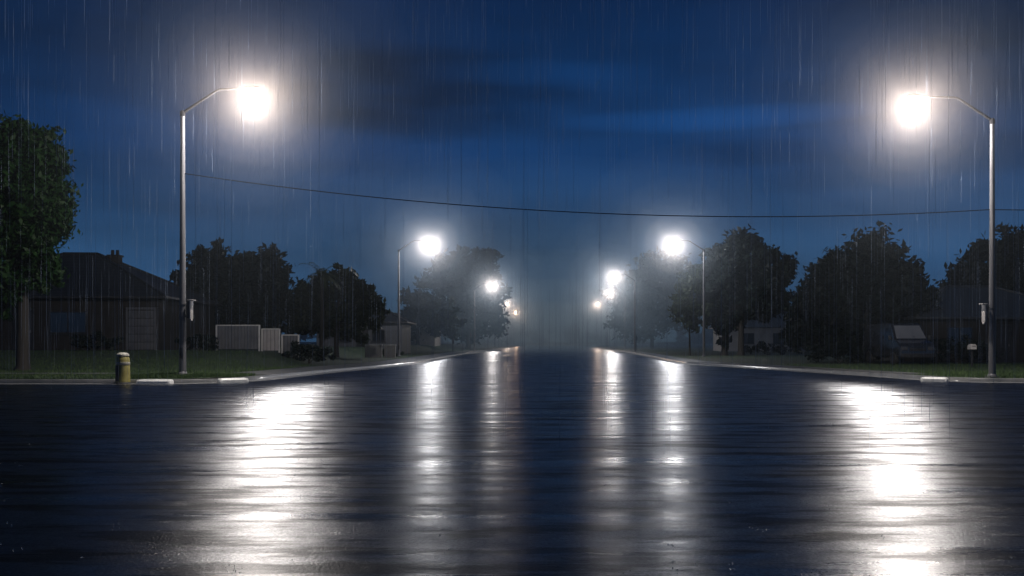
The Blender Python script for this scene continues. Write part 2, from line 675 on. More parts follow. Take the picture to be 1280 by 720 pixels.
def lamp_meshes(arm, power=LAMP_POWER, beam=0.0, tint=(1.0, 0.92, 0.86)):
    root = thing('street_lamp', 'x', 'street lamp', group='street lamps along the wet road')
    top = LAMP_Z - 0.72
    p = MB().tube([(0, 0, 0.02), (0, 0, 1.2), (0, 0, top)], [0.115, 0.105, 0.07], 16).build('pole', M['steel'], root)
    fl = MB().box((0, 0, 0.02), (0.36, 0.36, 0.04), bevel=0.008)
    fl.lathe([(0.15, 0.04), (0.135, 0.12), (0.112, 0.14)], n=16)
    fl.build('base_flange', M['steel'], p)
    if beam:
        for sx in (-1, 1):
            for sy in (-1, 1):
                MB().lathe([(0.022, 0.04), (0.022, 0.075), (0.012, 0.085)], (sx * 0.145, sy * 0.145, 0), 8).build('anchor_bolt', M['dark_metal'], p)
    MB().box((0.0, -0.105, 0.75), (0.11, 0.03, 0.36), bevel=0.008).build('access_hatch', M['dark_metal'], p)
    am = MB().tube([(-0.02, 0, top - 0.06), (0.10, 0, top + 0.06), (0.65, 0, top + 0.42), (1.12, 0, top + 0.72), (1.26, 0, top + 0.765), (arm - 0.38, 0, top + 0.79)],
                   [0.05, 0.046, 0.042, 0.038, 0.036, 0.034], 10)
    am.build('arm', M['arm_paint'], root)
    MB().lathe([(0.085, -0.12), (0.085, 0.02), (0.05, 0.07)], (0, 0, top), 14).build('pole_cap', M['arm_paint'], root)
    # cobra-head luminaire
    z = top + 0.79
    hd = MB()
    prof = [(-0.40, 0.04, 0.045), (-0.28, 0.06, 0.06), (-0.14, 0.10, 0.085), (0.02, 0.13, 0.10), (0.16, 0.13, 0.085), (0.24, 0.08, 0.05), (0.27, 0.02, 0.02)]
    vs, fs, n = [], [], 14
    for (x, hw, hh) in prof:
        for k in range(n):
            a = 2 * math.pi * k / n
            zz = math.sin(a) * hh
            if zz < 0:
                zz *= 0.35
            vs.append((arm + x, math.cos(a) * hw, z + zz))
    for i in range(len(prof) - 1):
        for k in range(n):
            k2 = (k + 1) % n
            fs.append((i * n + k, i * n + k2, (i + 1) * n + k2, (i + 1) * n + k))
    fs += [tuple(range(n)), tuple((len(prof) - 1) * n + k for k in range(n))]
    head = hd.add(vs, fs, True).build('lamp_head', M['arm_paint'], root)
    MB().lathe([(0.13, -0.02), (0.16, -0.10), (0.165, -0.20), (0.14, -0.30), (0.09, -0.36), (0.03, -0.38)], (arm + 0.04, 0, z), 20, sx=1.15, sy=0.95).build('lamp_bowl', M['bowl'], head)
    li = bpy.data.lights.new('lamp_light', 'POINT')
    li.energy = power
    li.color = tint
    li.shadow_soft_size = 0.17
    lo = bpy.data.objects.new('lamp_light', li)
    COL.objects.link(lo)
    lo.parent = root
    lo.location = (arm + 0.04, 0, z - 0.36)
    if beam:
        sl_ = bpy.data.lights.new('lamp_beam', 'AREA')
        sl_.shape = 'ELLIPSE'
        sl_.size = 0.42
        sl_.size_y = 0.30
        sl_.spread = R(150)
        sl_.energy = beam
        sl_.color = (1.0, 0.96, 0.92)
        so2 = bpy.data.objects.new('lamp_beam', sl_)
        COL.objects.link(so2)
        so2.parent = root
        so2.location = (arm + 0.04, 0, z - 0.40)
    return root


def control_box(root):
    b = MB().box((0.215, 0, 2.16), (0.10, 0.22, 0.56), bevel=0.012).build('control_box', M['dark_metal'], root)
    pl = MB().box((0.283, 0, 2.16), (0.03, 0.24, 0.60), bevel=0.006)
    pl.box((0.30, 0, 2.475), (0.17, 0.27, 0.025), bevel=0.006)
    pl.box((0.285, 0, 1.83), (0.05, 0.10, 0.07), bevel=0.012)
    pl.build('cover_plate', M['plate'], b)
    for zz in (1.96, 2.36):
        MB().box((0.13, 0, zz), (0.09, 0.05, 0.04)).lathe([(0.118, -0.03), (0.118, 0.03)], (0, 0, zz), 16).build('bracket', M['steel'], b)


lampA = lamp_meshes(2.28, beam=230.0)
lampA.location = (-12.07, 29.75, ground_h(-12.07, 29.75) - 0.005)
lampA['label'] = 'nearest left street lamp, standing on the grass mound beside the yellow bollard'
control_box(lampA)
lampB = lamp_meshes(2.62, beam=230.0)
lampB.location = (14.7, 30.4, 0.115)
lampB.rotation_euler.z = math.pi
lampB['label'] = 'nearest right street lamp, tall steel pole with a pale box on its road side'
control_box(lampB)
lampC = lamp_meshes(2.45, 1750.0, tint=(0.96, 0.95, 0.97))
others = [
    (-12.4, 73.7, 0, 'second street lamp on the left, slim pole at the end of the pale footpath'),
    (12.3, 73.7, 1, 'second street lamp on the right, slim pole between the young tree and the round trees'),
    (-10.9, 128, 0, 'third street lamp on the left, glowing before the tall hazy tree'),
    (10.0, 110, 1, 'third street lamp on the right, uppermost of the three by the hazy trees'),
    (-12.0, 191, 0, 'fourth street lamp on the left, small light just below the hazy tree edge'),
    (11.8, 147, 1, 'fourth street lamp on the right, middle of the three by the hazy trees'),
    (-12.3, 245, 0, 'farthest street lamp on the left, faint glow deep in the mist'),
    (12.1, 191, 1, 'farthest street lamp on the right, lowest of the three by the hazy trees'),
]
for i, (x, y, flip, lab) in enumerate(others):
    o = lampC if i == 0 else copy_tree(lampC)
    o.location = (x, y, 0.115)
    o.rotation_euler.z = math.pi if flip else 0.0
    o['label'] = lab

# overhead cable slung between the two nearest lamps and on to a pole out of frame
ca = Vector((-12.0, 29.75, CAM_H + (427 - 217) / F * 29.75))
cb = Vector((14.62, 30.4, CAM_H + (427 - 262) / F * 30.4))
cc = Vector((30.0, 31.5, cb.z + 0.9))
pts = []
for i in range(41):
    t = i / 40
    p = ca.lerp(cb, t)
    p.z -= 4 * 0.70 * t * (1 - t)
    pts.append(p)
for i in range(1, 17):
    t = i / 16
    p = cb.lerp(cc, t)
    p.z -= 4 * 0.25 * t * (1 - t)
    pts.append(p)
tag(MB().tube(pts, 0.016, 6).build('overhead_cable', M['cable']), 'thin black cable sagging between the two nearest street lamps', 'cable')

# ------------------------------------------------------------------ kerbside things
t_ = thing('bollard', 'squat yellow bollard with a grey cap at the kerb left of the lamp', 'bollard', (-13.55, 28.75, 0.0), R(-20))
MB().lathe([(0.21, 0.0), (0.225, 0.03), (0.215, 0.10), (0.205, 0.45), (0.20, 0.74), (0.185, 0.82), (0.15, 0.87)], n=24).build('post_body', M['yellow'], t_)
MB().lathe([(0.17, 0.865), (0.185, 0.885), (0.18, 0.93), (0.13, 0.975), (0.05, 0.99)], n=24).build('cap', M['cap'], t_)
MB().lathe([(0.2085, 0.60), (0.212, 0.605), (0.209, 0.68), (0.2035, 0.685)], n=24).build('reflective_band', M['cap'], t_)
MB().lathe([(0.27, 0.0), (0.27, 0.03), (0.235, 0.05)], n=24).build('base_collar', M['dark_metal'], t_)
MB().box((-0.02, -0.2125, 0.33), (0.13, 0.03, 0.50), bevel=0.01).build('recessed_panel', M['dark_metal'], t_)


def kerb_block(loc, w, rz, label):
    prof = [(-0.17, 0.0), (0.17, 0.0), (0.16, 0.09), (0.10, 0.145), (-0.10, 0.145), (-0.16, 0.09)]
    n = 14
    vs, fs = [], []
    segs = [(-1.0, 0.35), (-0.97, 0.7), (-0.9, 0.92), (-0.75, 1.0), (0.75, 1.0), (0.9, 0.92), (0.97, 0.7), (1.0, 0.35)]
    for sx, k in segs:
        for (y, z) in prof:
            vs.append((sx * w / 2, y * k, z * (0.55 + 0.45 * k)))
    m = len(prof)
    for i in range(len(segs) - 1):
        for k in range(m):
            k2 = (k + 1) % m
            fs.append((i * m + k, i * m + k2, (i + 1) * m + k2, (i + 1) * m + k))
    fs += [tuple(range(m)), tuple((len(segs) - 1) * m + k for k in range(m))]
    o = MB().add(vs, fs, True).build('kerb_block', M['white'])
    o.location = loc
    o.rotation_euler.z = rz
    tag(o, label, 'kerb block', 'white kerb blocks by the road edge')
    return o


kerb_block((-12.45, 28.55, 0.0), 1.12, 0, 'white rounded kerb block between the yellow bollard and the left lamp')
kerb_block((-10.35, 29.55, 0.0), 0.95, R(35), 'white kerb block at the rounded road corner right of the left lamp')
kerb_block((12.75, 30.35, 0.0), 0.85, R(-30), 'white kerb block at the road corner before the right lamp')


# ------------------------------------------------------------------ trees
def crown_points(blobs, n, leaf):
    """leaf centres: clumps over the outer shell of ellipsoid blobs (local coordinates)"""
    vol = np.array([b[3] * b[4] * b[5] for b in blobs]) ** 0.72
    cnt = (vol / vol.sum() * n).astype(int)
    out = []
    for b, k in zip(blobs, cnt):
        c, r = np.array(b[:3]), np.array(b[3:6])
        nc = max(10, int(k / 38))
        d = rng.normal(size=(nc, 3))
        d /= np.linalg.norm(d, axis=1)[:, None]
        rad = rng.uniform(0.12, 1.0, nc) ** 0.55
        cc_ = c + d * r * rad[:, None]
        cs = rng.uniform(0.10, 0.22, nc) * r.mean()
        idx = rng.integers(0, nc, k)
        pts_ = cc_[idx] + rng.normal(size=(k, 3)) * (cs[idx] * np.array([[1.0], [1.0], [0.75]])).T * 0.8
        out.append(pts_)
    return np.concatenate(out)


def leaf_mesh(name, pts, leaf, mat, parent, droop=0.0):
    k = len(pts)
    u = rng.normal(size=(k, 3))
    if droop:
        u[:, 2] -= droop
    u /= np.linalg.norm(u, axis=1)[:, None]
    w = rng.normal(size=(k, 3))
    w -= u * (u * w).sum(1)[:, None]
    w /= np.linalg.norm(w, axis=1)[:, None]
    s = rng.uniform(0.6, 1.25, k)[:, None] * leaf
    V = np.zeros((k, 4, 3))
    V[:, 0] = pts - u * s
    V[:, 1] = pts + w * s * 0.42
    V[:, 2] = pts + u * s
    V[:, 3] = pts - w * s * 0.42
    return np_mesh(name, V.reshape(-1, 3), np.arange(k * 4).reshape(-1, 4), mat, parent)


def tree(label, Y, base, blobs_px, n, leaf, mat='leaf_dark', trunk_r=0.22, trunks=None, group=None, droop=0.0, cat='tree', name='tree'):
    """base (px, py or None for the ground); blobs in photo pixels (px, py, rx, ry) at depth Y"""
    bx = (base[0] - VX) / F * Y
    bz = ground_h(bx, Y) - 0.03
    root = thing(name, label, cat, (bx, Y, bz), group=group)
    bl = []
    for i, (px, py, rx, ry) in enumerate(blobs_px):
        p = at(px, py, Y)
        rx_, rz_ = rx / F * Y, ry / F * Y
        bl.append((p.x - bx, random.uniform(-0.35, 0.35) * rx_, p.z - bz, rx_, 0.5 * (rx_ + rz_), rz_))
    pts_ = crown_points(bl, n, leaf)
    pts_ = pts_[pts_[:, 2] > 0.1]
    leaf_mesh('crown', pts_, leaf, M[mat], root, droop)
    for (tx, lean) in (trunks or [(base[0], 0.0)]):
        tr = MB()
        x = (tx - base[0]) / F * Y
        hmean = sum(b[2] for b in bl) / len(bl)
        top = Vector((x * 0.6 + lean, 0, hmean))
        tr.tube([(x, 0, 0), (x + 0.02, 0.02, 0.25), (x * 0.95 + lean * 0.3, 0.05, hmean * 0.45), top], [trunk_r * 1.35, trunk_r, trunk_r * 0.8, trunk_r * 0.45], 10)
        for b in bl:
            s = Vector((x * 0.9 + lean * 0.4, 0.03, hmean * random.uniform(0.4, 0.7)))
            e = Vector(b[:3])
            md = s.lerp(e, 0.5) + Vector((0, 0, 0.25))
            tr.tube([s, md, e], [trunk_r * 0.5, trunk_r * 0.35, trunk_r * 0.12], 7)
        tr.build('trunk', M['bark'], root)
    return root


TG = 'dark trees behind the verges'
tree('tall dense evergreen tree with hanging leafy skirts at the left picture edge', 37, (28, 0),
     [(20, 215, 58, 60), (45, 200, 34, 42), (48, 262, 38, 60), (10, 280, 50, 70), (55, 325, 24, 34), (20, 350, 32, 28), (-40, 260, 50, 90), (58, 352, 13, 24), (60, 240, 22, 60), (-5, 372, 26, 26), (30, 180, 40, 32)],
     46000, 0.15, 'leaf_green', 0.26, group=TG, droop=0.8)
tree('broad dark tree with two round tops above the grey fence panels', 61, (300, 0),
     [(262, 335, 30, 33), (335, 345, 30, 34), (300, 342, 34, 30), (350, 375, 16, 30), (262, 378, 34, 32), (310, 385, 40, 30), (228, 366, 24, 32)],
     15000, 0.27, 'leaf_dark', 0.24, group=TG)
tree('loose bushy tree with a spiky palm-like top left of the second left lamp', 64, (420, 0),
     [(392, 368, 26, 30), (425, 352, 24, 22), (452, 372, 24, 24), (410, 392, 36, 30), (376, 395, 24, 28), (465, 392, 20, 18), (438, 405, 30, 24)],
     13000, 0.26, 'leaf_olive', 0.2, group=TG)
tree('tall hazy tree behind the third left lamp, pale in the mist', 146, (585, 0),
     [(596, 328, 28, 24), (570, 338, 34, 26), (560, 368, 42, 34), (602, 362, 30, 34), (612, 345, 14, 20), (590, 398, 44, 28), (535, 395, 32, 26)],
     12000, 0.55, 'leaf_dark', 0.4, group=TG)
tree('low hazy tree just right of the second left lamp', 124, (522, 0),
     [(520, 378, 24, 24), (545, 392, 28, 24), (512, 402, 22, 22), (560, 405, 22, 18)],
     4000, 0.4, 'leaf_olive', 0.25, group=TG)
tree('large hazy rounded tree behind the right-hand distant lamps', 158, (815, 0),
     [(815, 350, 42, 32), (842, 345, 30, 26), (790, 372, 34, 32), (838, 385, 36, 30), (800, 405, 44, 22), (862, 372, 18, 30)],
     12000, 0.5, 'leaf_dark', 0.35, group=TG)
tree('slim young tree with a bare thin trunk left of the second right lamp', 79, (862, 0),
     [(864, 368, 20, 32), (856, 388, 16, 22), (870, 348, 16, 20), (876, 396, 14, 18)],
     5000, 0.24, 'leaf_olive', 0.085, group=TG)
tree('tall dark tree with two trunks right of the second right lamp', 80, (926, 0),
     [(925, 322, 36, 34), (960, 335, 32, 26), (900, 345, 26, 40), (950, 372, 38, 30), (912, 385, 28, 26), (980, 352, 14, 16), (905, 412, 9, 24), (890, 372, 16, 30)],
     18000, 0.32, 'leaf_dark', 0.3, trunks=[(926, 0.2), (905, 0.6)], group=TG)
tree('big round dark tree reaching nearly to the ground, between the two right lamps', 56, (1080, 0),
     [(1095, 330, 42, 42), (1060, 350, 48, 38), (1125, 365, 36, 38), (1020, 385, 36, 36), (1080, 395, 62, 38), (1140, 385, 28, 46), (1010, 412, 30, 24), (1090, 425, 64, 18), (1040, 422, 36, 20)],
     30000, 0.26, 'leaf_dark', 0.32, group=TG)
tree('dark domed tree rising behind the nearest right lamp', 64, (1250, 0),
     [(1255, 330, 44, 46), (1220, 355, 34, 36), (1195, 350, 20, 22), (1285, 350, 44, 56), (1250, 385, 60, 36), (1330, 360, 46, 60)],
     22000, 0.28, 'leaf_dark', 0.32, group=TG)
# low shrubs
SG = 'low shrubs along the gardens'


def shrub(label, Y, px, w, h, n, mat='leaf_dark'):
    x = (px - VX) / F * Y
    z = ground_h(x, Y) - 0.02
    root = thing('shrub', label, 'shrub', (x, Y, z), group=SG)
    bl = [(-w * 0.28, 0, h * 0.5, w * 0.26, w * 0.25, h * 0.48), (w * 0.05, 0.1, h * 0.6, w * 0.28, w * 0.28, h * 0.5), (w * 0.32, 0, h * 0.42, w * 0.22, w * 0.22, h * 0.42)]
    p_ = crown_points(bl, n, 0.1)
    p_ = p_[p_[:, 2] > 0.02]
    leaf_mesh('crown', p_, 0.12, M[mat], root)
    for k in range(4):
        MB().tube([(random.uniform(-0.1, 0.1), 0, 0), (random.uniform(-0.3, 0.3) * w, 0, h * 0.6)], [0.025, 0.01], 6).build('stem', M['bark'], root)


shrub('dark clipped shrub under the wall of the left house', 46.3, 118, 2.6, 0.9, 1500)
shrub('low shrub left of the grey fence panels', 46.8, 248, 2.0, 0.9, 1300)
shrub('dark low shrub below the pale fence panel by the broad tree', 48.5, 385, 3.0, 1.1, 1700)
shrub('dark low shrub at the foot of the second left lamp', 76, 480, 3.2, 0.7, 1200)
shrub('wide dark shrub under the tree with two trunks', 84, 960, 5.0, 1.2, 1800)
shrub('long dark shrub before the right house', 50, 1200, 4.5, 1.4, 2200)
shrub('dark shrub under the big round tree', 52, 1050, 4.5, 1.2, 2000)

# palm tuft on the loose bushy tree's left
pr = thing('palm_tree', 'thin palm with a ragged tuft of fronds above the loose bushy tree', 'palm tree', ((402 - VX) / F * 62, 62, 0.2))
crownz = at(402, 345, 62).z - 0.2
MB().tube([(0, 0, 0), (0.05, 0, crownz * 0.5), (0, 0, crownz)], [0.2, 0.14, 0.12], 10).build('trunk', M['bark'], pr)
V_, F_ = [], []
for k in range(26):
    a = random.uniform(0, 2 * math.pi)
    el = random.uniform(-0.3, 1.2)
    L = random.uniform(1.2, 1.9)
    prev = None
    d = Vector((math.cos(a) * math.cos(el), math.sin(a) * math.cos(el), math.sin(el)))
    side = Vector((-math.sin(a), math.cos(a), 0))
    p = Vector((0, 0, crownz))
    for s in range(10):
        p = p + d * (L / 10)
        d = (d + Vector((0, 0, -0.16))).normalized()
        for sg in (-1, 1):
            i0 = len(V_)
            tip = p + side * sg * 0.42 * (1 - s / 12) + d * 0.22 + Vector((0, 0, -0.10))
            V_ += [p - d * 0.05, p + d * 0.05, tip]
            F_.append((i0, i0 + 1, i0 + 2))
np_mesh('crown', np.array([tuple(v) for v in V_]), np.array(F_), M['palm'], pr)

# far line of trees that reads as one mass
pts_ = []
bl = []
for k in range(46):
    x = random.uniform(-95, 110)
    hgt = random.uniform(4.0, 8.5) if abs(x) < 28 else random.uniform(6, 12)
    bl.append((x, random.uniform(-6, 6), hgt * 0.5, random.uniform(4, 8), 4, hgt * 0.5))
fp = crown_points(bl, 16000, 0.8)
fp = fp[fp[:, 2] > 0]
ft = leaf_mesh('treeline', fp + np.array([0, 318, 0]), 0.9, M['leaf_dark'], None)
tag(ft, 'far dim mass of trees across the end of the road', 'treeline', kind='stuff')


# ------------------------------------------------------------------ houses and fences
def window(parent, c, w, h, frame='trim'):
    """window on a wall that faces -y"""
    fr = MB()
    t = 0.07
    fr.box((c[0] - w / 2 + t / 2, c[1] - 0.02, c[2]), (t, 0.08, h)).box((c[0] + w / 2 - t / 2, c[1] - 0.02, c[2]), (t, 0.08, h))
    fr.box((c[0], c[1] - 0.02, c[2] + h / 2 - t / 2), (w - 2 * t, 0.08, t)).box((c[0], c[1] - 0.02, c[2] - h / 2 + t / 2), (w - 2 * t, 0.08, t))
    fr.box((c[0], c[1] - 0.02, c[2]), (0.05, 0.06, h - 2 * t))
    f = fr.build('window', M[frame], parent)
    MB().box((c[0], c[1] - 0.012, c[2]), (w - 2 * t, 0.03, h - 2 * t)).build('pane', M['glass'], f)
    MB().box((c[0], c[1] - 0.05, c[2] - h / 2 - 0.04), (w + 0.16, 0.14, 0.06)).build('sill', M[frame], f)


def house(label, x, y, z, w, d, eave, ridge, wall, roof, rz=0.0, windows=(), door=None, chimney=None, garage=None, over=0.45, ridge_len=None, name='house', frame='trim', gutter=None):
    """hip-roofed house, front wall on local y=0 facing -y, x centred"""
    root = thing(name, label, 'house', (x, y, z), rz)
    wm = MB().box((0, d / 2, eave / 2 - 0.1), (w, d, eave + 0.2))
    wm.build('wall', M[wall], root)
    rl = (w - d) / 2 if ridge_len is None else ridge_len / 2
    rl = max(rl, 0.3)
    x0, x1, y0, y1 = -w / 2 - over, w / 2 + over, -over, d + over
    vs = [(x0, y0, eave), (x1, y0, eave), (x1, y1, eave), (x0, y1, eave), (-rl, d / 2, ridge), (rl, d / 2, ridge),
          (x0, y0, eave - 0.12), (x1, y0, eave - 0.12), (x1, y1, eave - 0.12), (x0, y1, eave - 0.12)]
    fs = [(0, 1, 5, 4), (1, 2, 5), (2, 3, 4, 5), (3, 0, 4), (0, 6, 7, 1), (1, 7, 8, 2), (2, 8, 9, 3), (3, 9, 6, 0), (6, 9, 8, 7)]
    rf = MB().add(vs, fs).build('roof', M[roof], root)
    g = MB()
    g.box(((x0 + x1) / 2, y0 - 0.06, eave - 0.05), (x1 - x0 + 0.2, 0.11, 0.11)).box((x1 + 0.06, d / 2, eave - 0.05), (0.11, d + 2 * over, 0.11)).box((x0 - 0.06, d / 2, eave - 0.05), (0.11, d + 2 * over, 0.11))
    g.build('gutter', M['trim' if gutter is None else gutter], rf)
    rc = MB().tube([(-rl, d / 2, ridge + 0.02), (rl, d / 2, ridge + 0.02)], 0.09, 8)
    for sx in (-1, 1):
        for yy in (y0, y1):
            rc.tube([(sx * rl, d / 2, ridge + 0.02), (x0 if sx < 0 else x1, yy, eave + 0.03)], 0.08, 8)
    rc.build('ridge_capping', M[roof], rf)
    if chimney:
        cx, cy, ch = chimney
        c = MB().box((cx, cy, ch - 0.5), (0.6, 0.6, 1.4))
        c.box((cx, cy, ch + 0.22), (0.72, 0.72, 0.10))
        for dx in (-0.14, 0.14):
            c.lathe([(0.10, 0.0), (0.09, 0.32)], (cx + dx, cy, ch + 0.25), 10)
        c.build('chimney', M['brick'], rf)
    for (cx, cz, ww, hh) in windows:
        window(root, (cx, 0, cz), ww, hh, frame)
    if door:
        dm = MB().box((door[0], -0.02, 1.05), (0.9, 0.06, 2.1)).build('door', M['dark_metal'], root)
        MB().box((door[0] + 0.36, -0.07, 1.0), (0.04, 0.06, 0.14)).build('handle', M['steel'], dm)
        fm = MB()
        for sx in (-1, 1):
            fm.box((door[0] + sx * 0.5, -0.015, 1.07), (0.1, 0.10, 2.14))
        fm.box((door[0], -0.015, 2.19), (1.1, 0.10, 0.1))
        fm.build('door_frame', M[frame], dm)
    if garage:
        gx, gw = garage
        gm = MB()
        for k in range(5):
            gm.box((gx, -0.03, 0.22 + k * 0.43), (gw, 0.05, 0.405), bevel=0.01)
        gm.build('garage_door', M['board'], root)
        fm = MB()
        for sx in (-1, 1):
            fm.box((gx + sx * (gw / 2 + 0.07), -0.02, 1.1), (0.12, 0.10, 2.2))
        fm.box((gx, -0.02, 2.26), (gw + 0.26, 0.10, 0.12))
        fm.build('garage_frame', M['board'], root)
    return root


# left house: dark hip roof, pale garage door at its right end
hz = ground_h(-24, 50)
house('dark hip-roofed brick house with a chimney behind the big left evergreen', -27.6, 49, hz, 12.6, 10, 2.9, 5.65, 'brick', 'tile', R(4),
      windows=[(-3.6, 1.5, 1.8, 1.2), (1.5, 1.5, 2.0, 1.2)], door=(-0.8,), garage=(5.35, 1.35), chimney=(1.9, 5.2, 5.35), ridge_len=2.0, frame='dark_metal', gutter='dark_metal')
house('dark hip-roofed house behind the nearest left lamp with a dim garage door', -26.9, 66, ground_h(-26, 66), 8.4, 9, 2.9, 5.9, 'brick', 'tile', R(-3),
      windows=[(-2.6, 1.6, 1.4, 1.2)], garage=(-0.2, 2.4), ridge_len=0.8, frame='dark_metal', gutter='dark_metal')
house('small grey house half hidden by foliage left of the second left lamp', -18.2, 86, 0.3, 8.0, 8, 2.9, 4.6, 'fence', 'tile', R(3),
      windows=[(-1.6, 1.6, 1.4, 1.1), (1.8, 1.6, 1.2, 1.1)], door=(0.3,), ridge_len=2.0, frame='dark_metal', gutter='dark_metal')
house('dim pale house seen through the gap under the tree with two trunks', 28.5, 112, 0.12, 15, 9, 3.0, 5.4, 'render', 'tile_grey', R(-3),
      windows=[(-4.5, 1.6, 1.8, 1.3), (-0.5, 1.6, 1.6, 1.3), (3.5, 1.6, 1.8, 1.3)], door=(1.6,), ridge_len=6, frame='dark_metal', gutter='tile_grey')
house('grey-roofed house with a pale gutter behind the nearest right lamp', 27.3, 54, 0.12, 11.0, 10, 2.65, 4.75, 'brick', 'tile_grey', R(3),
      windows=[(-3.2, 1.5, 1.6, 1.2), (2.8, 1.5, 1.8, 1.2)], door=(-0.6,), ridge_len=3.0, frame='dark_metal', gutter='tile_grey')
house('dim low house in the mist behind the low hazy tree', -23.0, 128, 0.4, 13, 9, 3.0, 5.0, 'render', 'tile_grey', R(2),
      windows=[(-3, 1.6, 1.8, 1.3), (2.5, 1.6, 1.8, 1.3)], door=(0.2,), ridge_len=5)


def fence(label, Y, px0, px1, h, mat, group='fence panels before the left gardens'):
    x0, x1 = (px0 - VX) / F * Y, (px1 - VX) / F * Y
    zb = ground_h((x0 + x1) / 2, Y) + 0.02
    w = x1 - x0
    root = thing('fence_panel', label, 'fence panel', ((x0 + x1) / 2, Y, zb - 0.06), group=group)
    MB().box((0, 0, h / 2 + 0.09), (w - 0.12, 0.05, h - 0.04)).build('sheet', M[mat], root)
    for sx in (-1, 1):
        MB().box((sx * (w / 2 - 0.03), -0.01, h / 2 + 0.06), (0.075, 0.075, h + 0.12), bevel=0.006).build('post', M['trim'], root)
    rl = MB().box((0, -0.012, h + 0.10), (w - 0.14, 0.085, 0.06))
    rl.build('rail', M['trim'], root)
    return root


fence('wide dark grey fence panel with pale end post left of the broad tree', 47.5, 270, 325, 1.25, 'fence')
fence('short bright fence panel right of the wide grey panel', 48.2, 327, 350, 1.15, 'fence_pale')
fence('dim fence panel right of the short bright one', 49.0, 352, 374, 1.1, 'fence')

# low rendered garden walls by the second left lamp
for (px0, px1, lab) in ((456, 478, 'low pale garden wall section left of the second left lamp'), (480, 495, 'narrow low garden wall section touching the second left lamp')):
    Y = 69
    x0, x1 = (px0 - VX) / F * Y, (px1 - VX) / F * Y
    w = x1 - x0
    r_ = thing('garden_wall', lab, 'garden wall', ((x0 + x1) / 2, Y, ground_h((x0 + x1) / 2, Y)), group='garden walls by the second left lamp')
    MB().box((0, 0, 0.42), (w - 0.06, 0.2, 1.0)).build('wall_body', M['render'], r_)
    MB().box((0, 0, 0.95), (w, 0.27, 0.07), bevel=0.01).build('coping', M['trim'], r_)


def sign_post(label, x, y, h, ang):
    r_ = thing('sign_post', label, 'sign post', (x, y, ground_h(x, y)), ang)
    MB().tube([(0, 0, -0.02), (0, 0, h)], 0.04, 8).build('post', M['dark_metal'], r_)
    pl = MB().box((0.0, -0.05, h - 0.32), (0.5, 0.015, 0.62), bevel=0.006).build('sign_plate', M['dark_metal'], r_)
    return r_


sign_post('thin dark sign post seen edge-on before the tall hazy tree', -11.3, 126, 2.5, R(80))
sign_post('short dark sign post left of the edge-on one, under the hazy tree', -12.2, 112, 1.6, R(70))
sign_post('thin dark sign post under the large hazy tree on the right', 10.9, 118, 2.0, R(75))


# letterbox: small pale thing by the right house
lb = thing('letterbox', 'small pale letterbox on a thin post left of the nearest right lamp', 'letterbox', ((1215 - VX) / F * 42, 42, 0.115))
MB().box((0, 0, 0.42), (0.07, 0.07, 0.9)).build('post', M['dark_metal'], lb)
bx_ = MB().prism([(-0.12, 0.86), (0.12, 0.86), (0.12, 1.02), (0.06, 1.1), (-0.06, 1.1), (-0.12, 1.02)], 'y', -0.2, 0.2).build('box', M['plate'], lb)
MB().box((0, -0.203, 1.0), (0.16, 0.012, 0.025)).build('slot', M['dark_metal'], bx_)

# ------------------------------------------------------------------ parked van on the right
vr = thing('parked_van', 'dark parked van facing the road with a pale windscreen under the big round tree', 'van', (18.9, 47.0, 0.115), R(4))
# side profile (y back along the van, z up), front at y=0
side = [(0.0, 0.42), (0.02, 0.95), (0.12, 1.12), (0.72, 1.32), (1.35, 2.12), (1.65, 2.2), (4.6, 2.2), (4.75, 2.1), (4.85, 0.9), (4.85, 0.42)]
bm = bmesh.new()
prev = None
lft, rgt = [], []
for (yy, zz) in side:
    k = 0.86 if zz > 1.9 else (0.95 if zz > 1.2 else 0.98)
    lft.append(bm.verts.new((-0.95 * k, yy, zz)))
    rgt.append(bm.verts.new((0.95 * k, yy, zz)))
bm.faces.new(lft)
bm.faces.new(list(reversed(rgt)))
for i in range(len(side)):
    j = (i + 1) % len(side)
    bm.faces.new((lft[i], rgt[i], rgt[j], lft[j]))
bmesh.ops.recalc_face_normals(bm, faces=bm.faces)
bmesh.ops.bevel(bm, geom=bm.edges[:], offset=0.05, segments=3, affect='EDGES')
me = bpy.data.meshes.new('body')
bm.to_mesh(me)
bm.free()
me.materials.append(M['van_paint'])
bo = bpy.data.objects.new('body', me)
COL.objects.link(bo)
bo.parent = vr


def slab(mb, pts4, nrm, t):
    n_ = Vector(nrm).normalized() * t
    a = [Vector(p) for p in pts4]
    return mb.add([p for p in a] + [p + n_ for p in a], [(0, 1, 2, 3), (7, 6, 5, 4), (0, 4, 5, 1), (1, 5, 6, 2), (2, 6, 7, 3), (3, 7, 4, 0)])


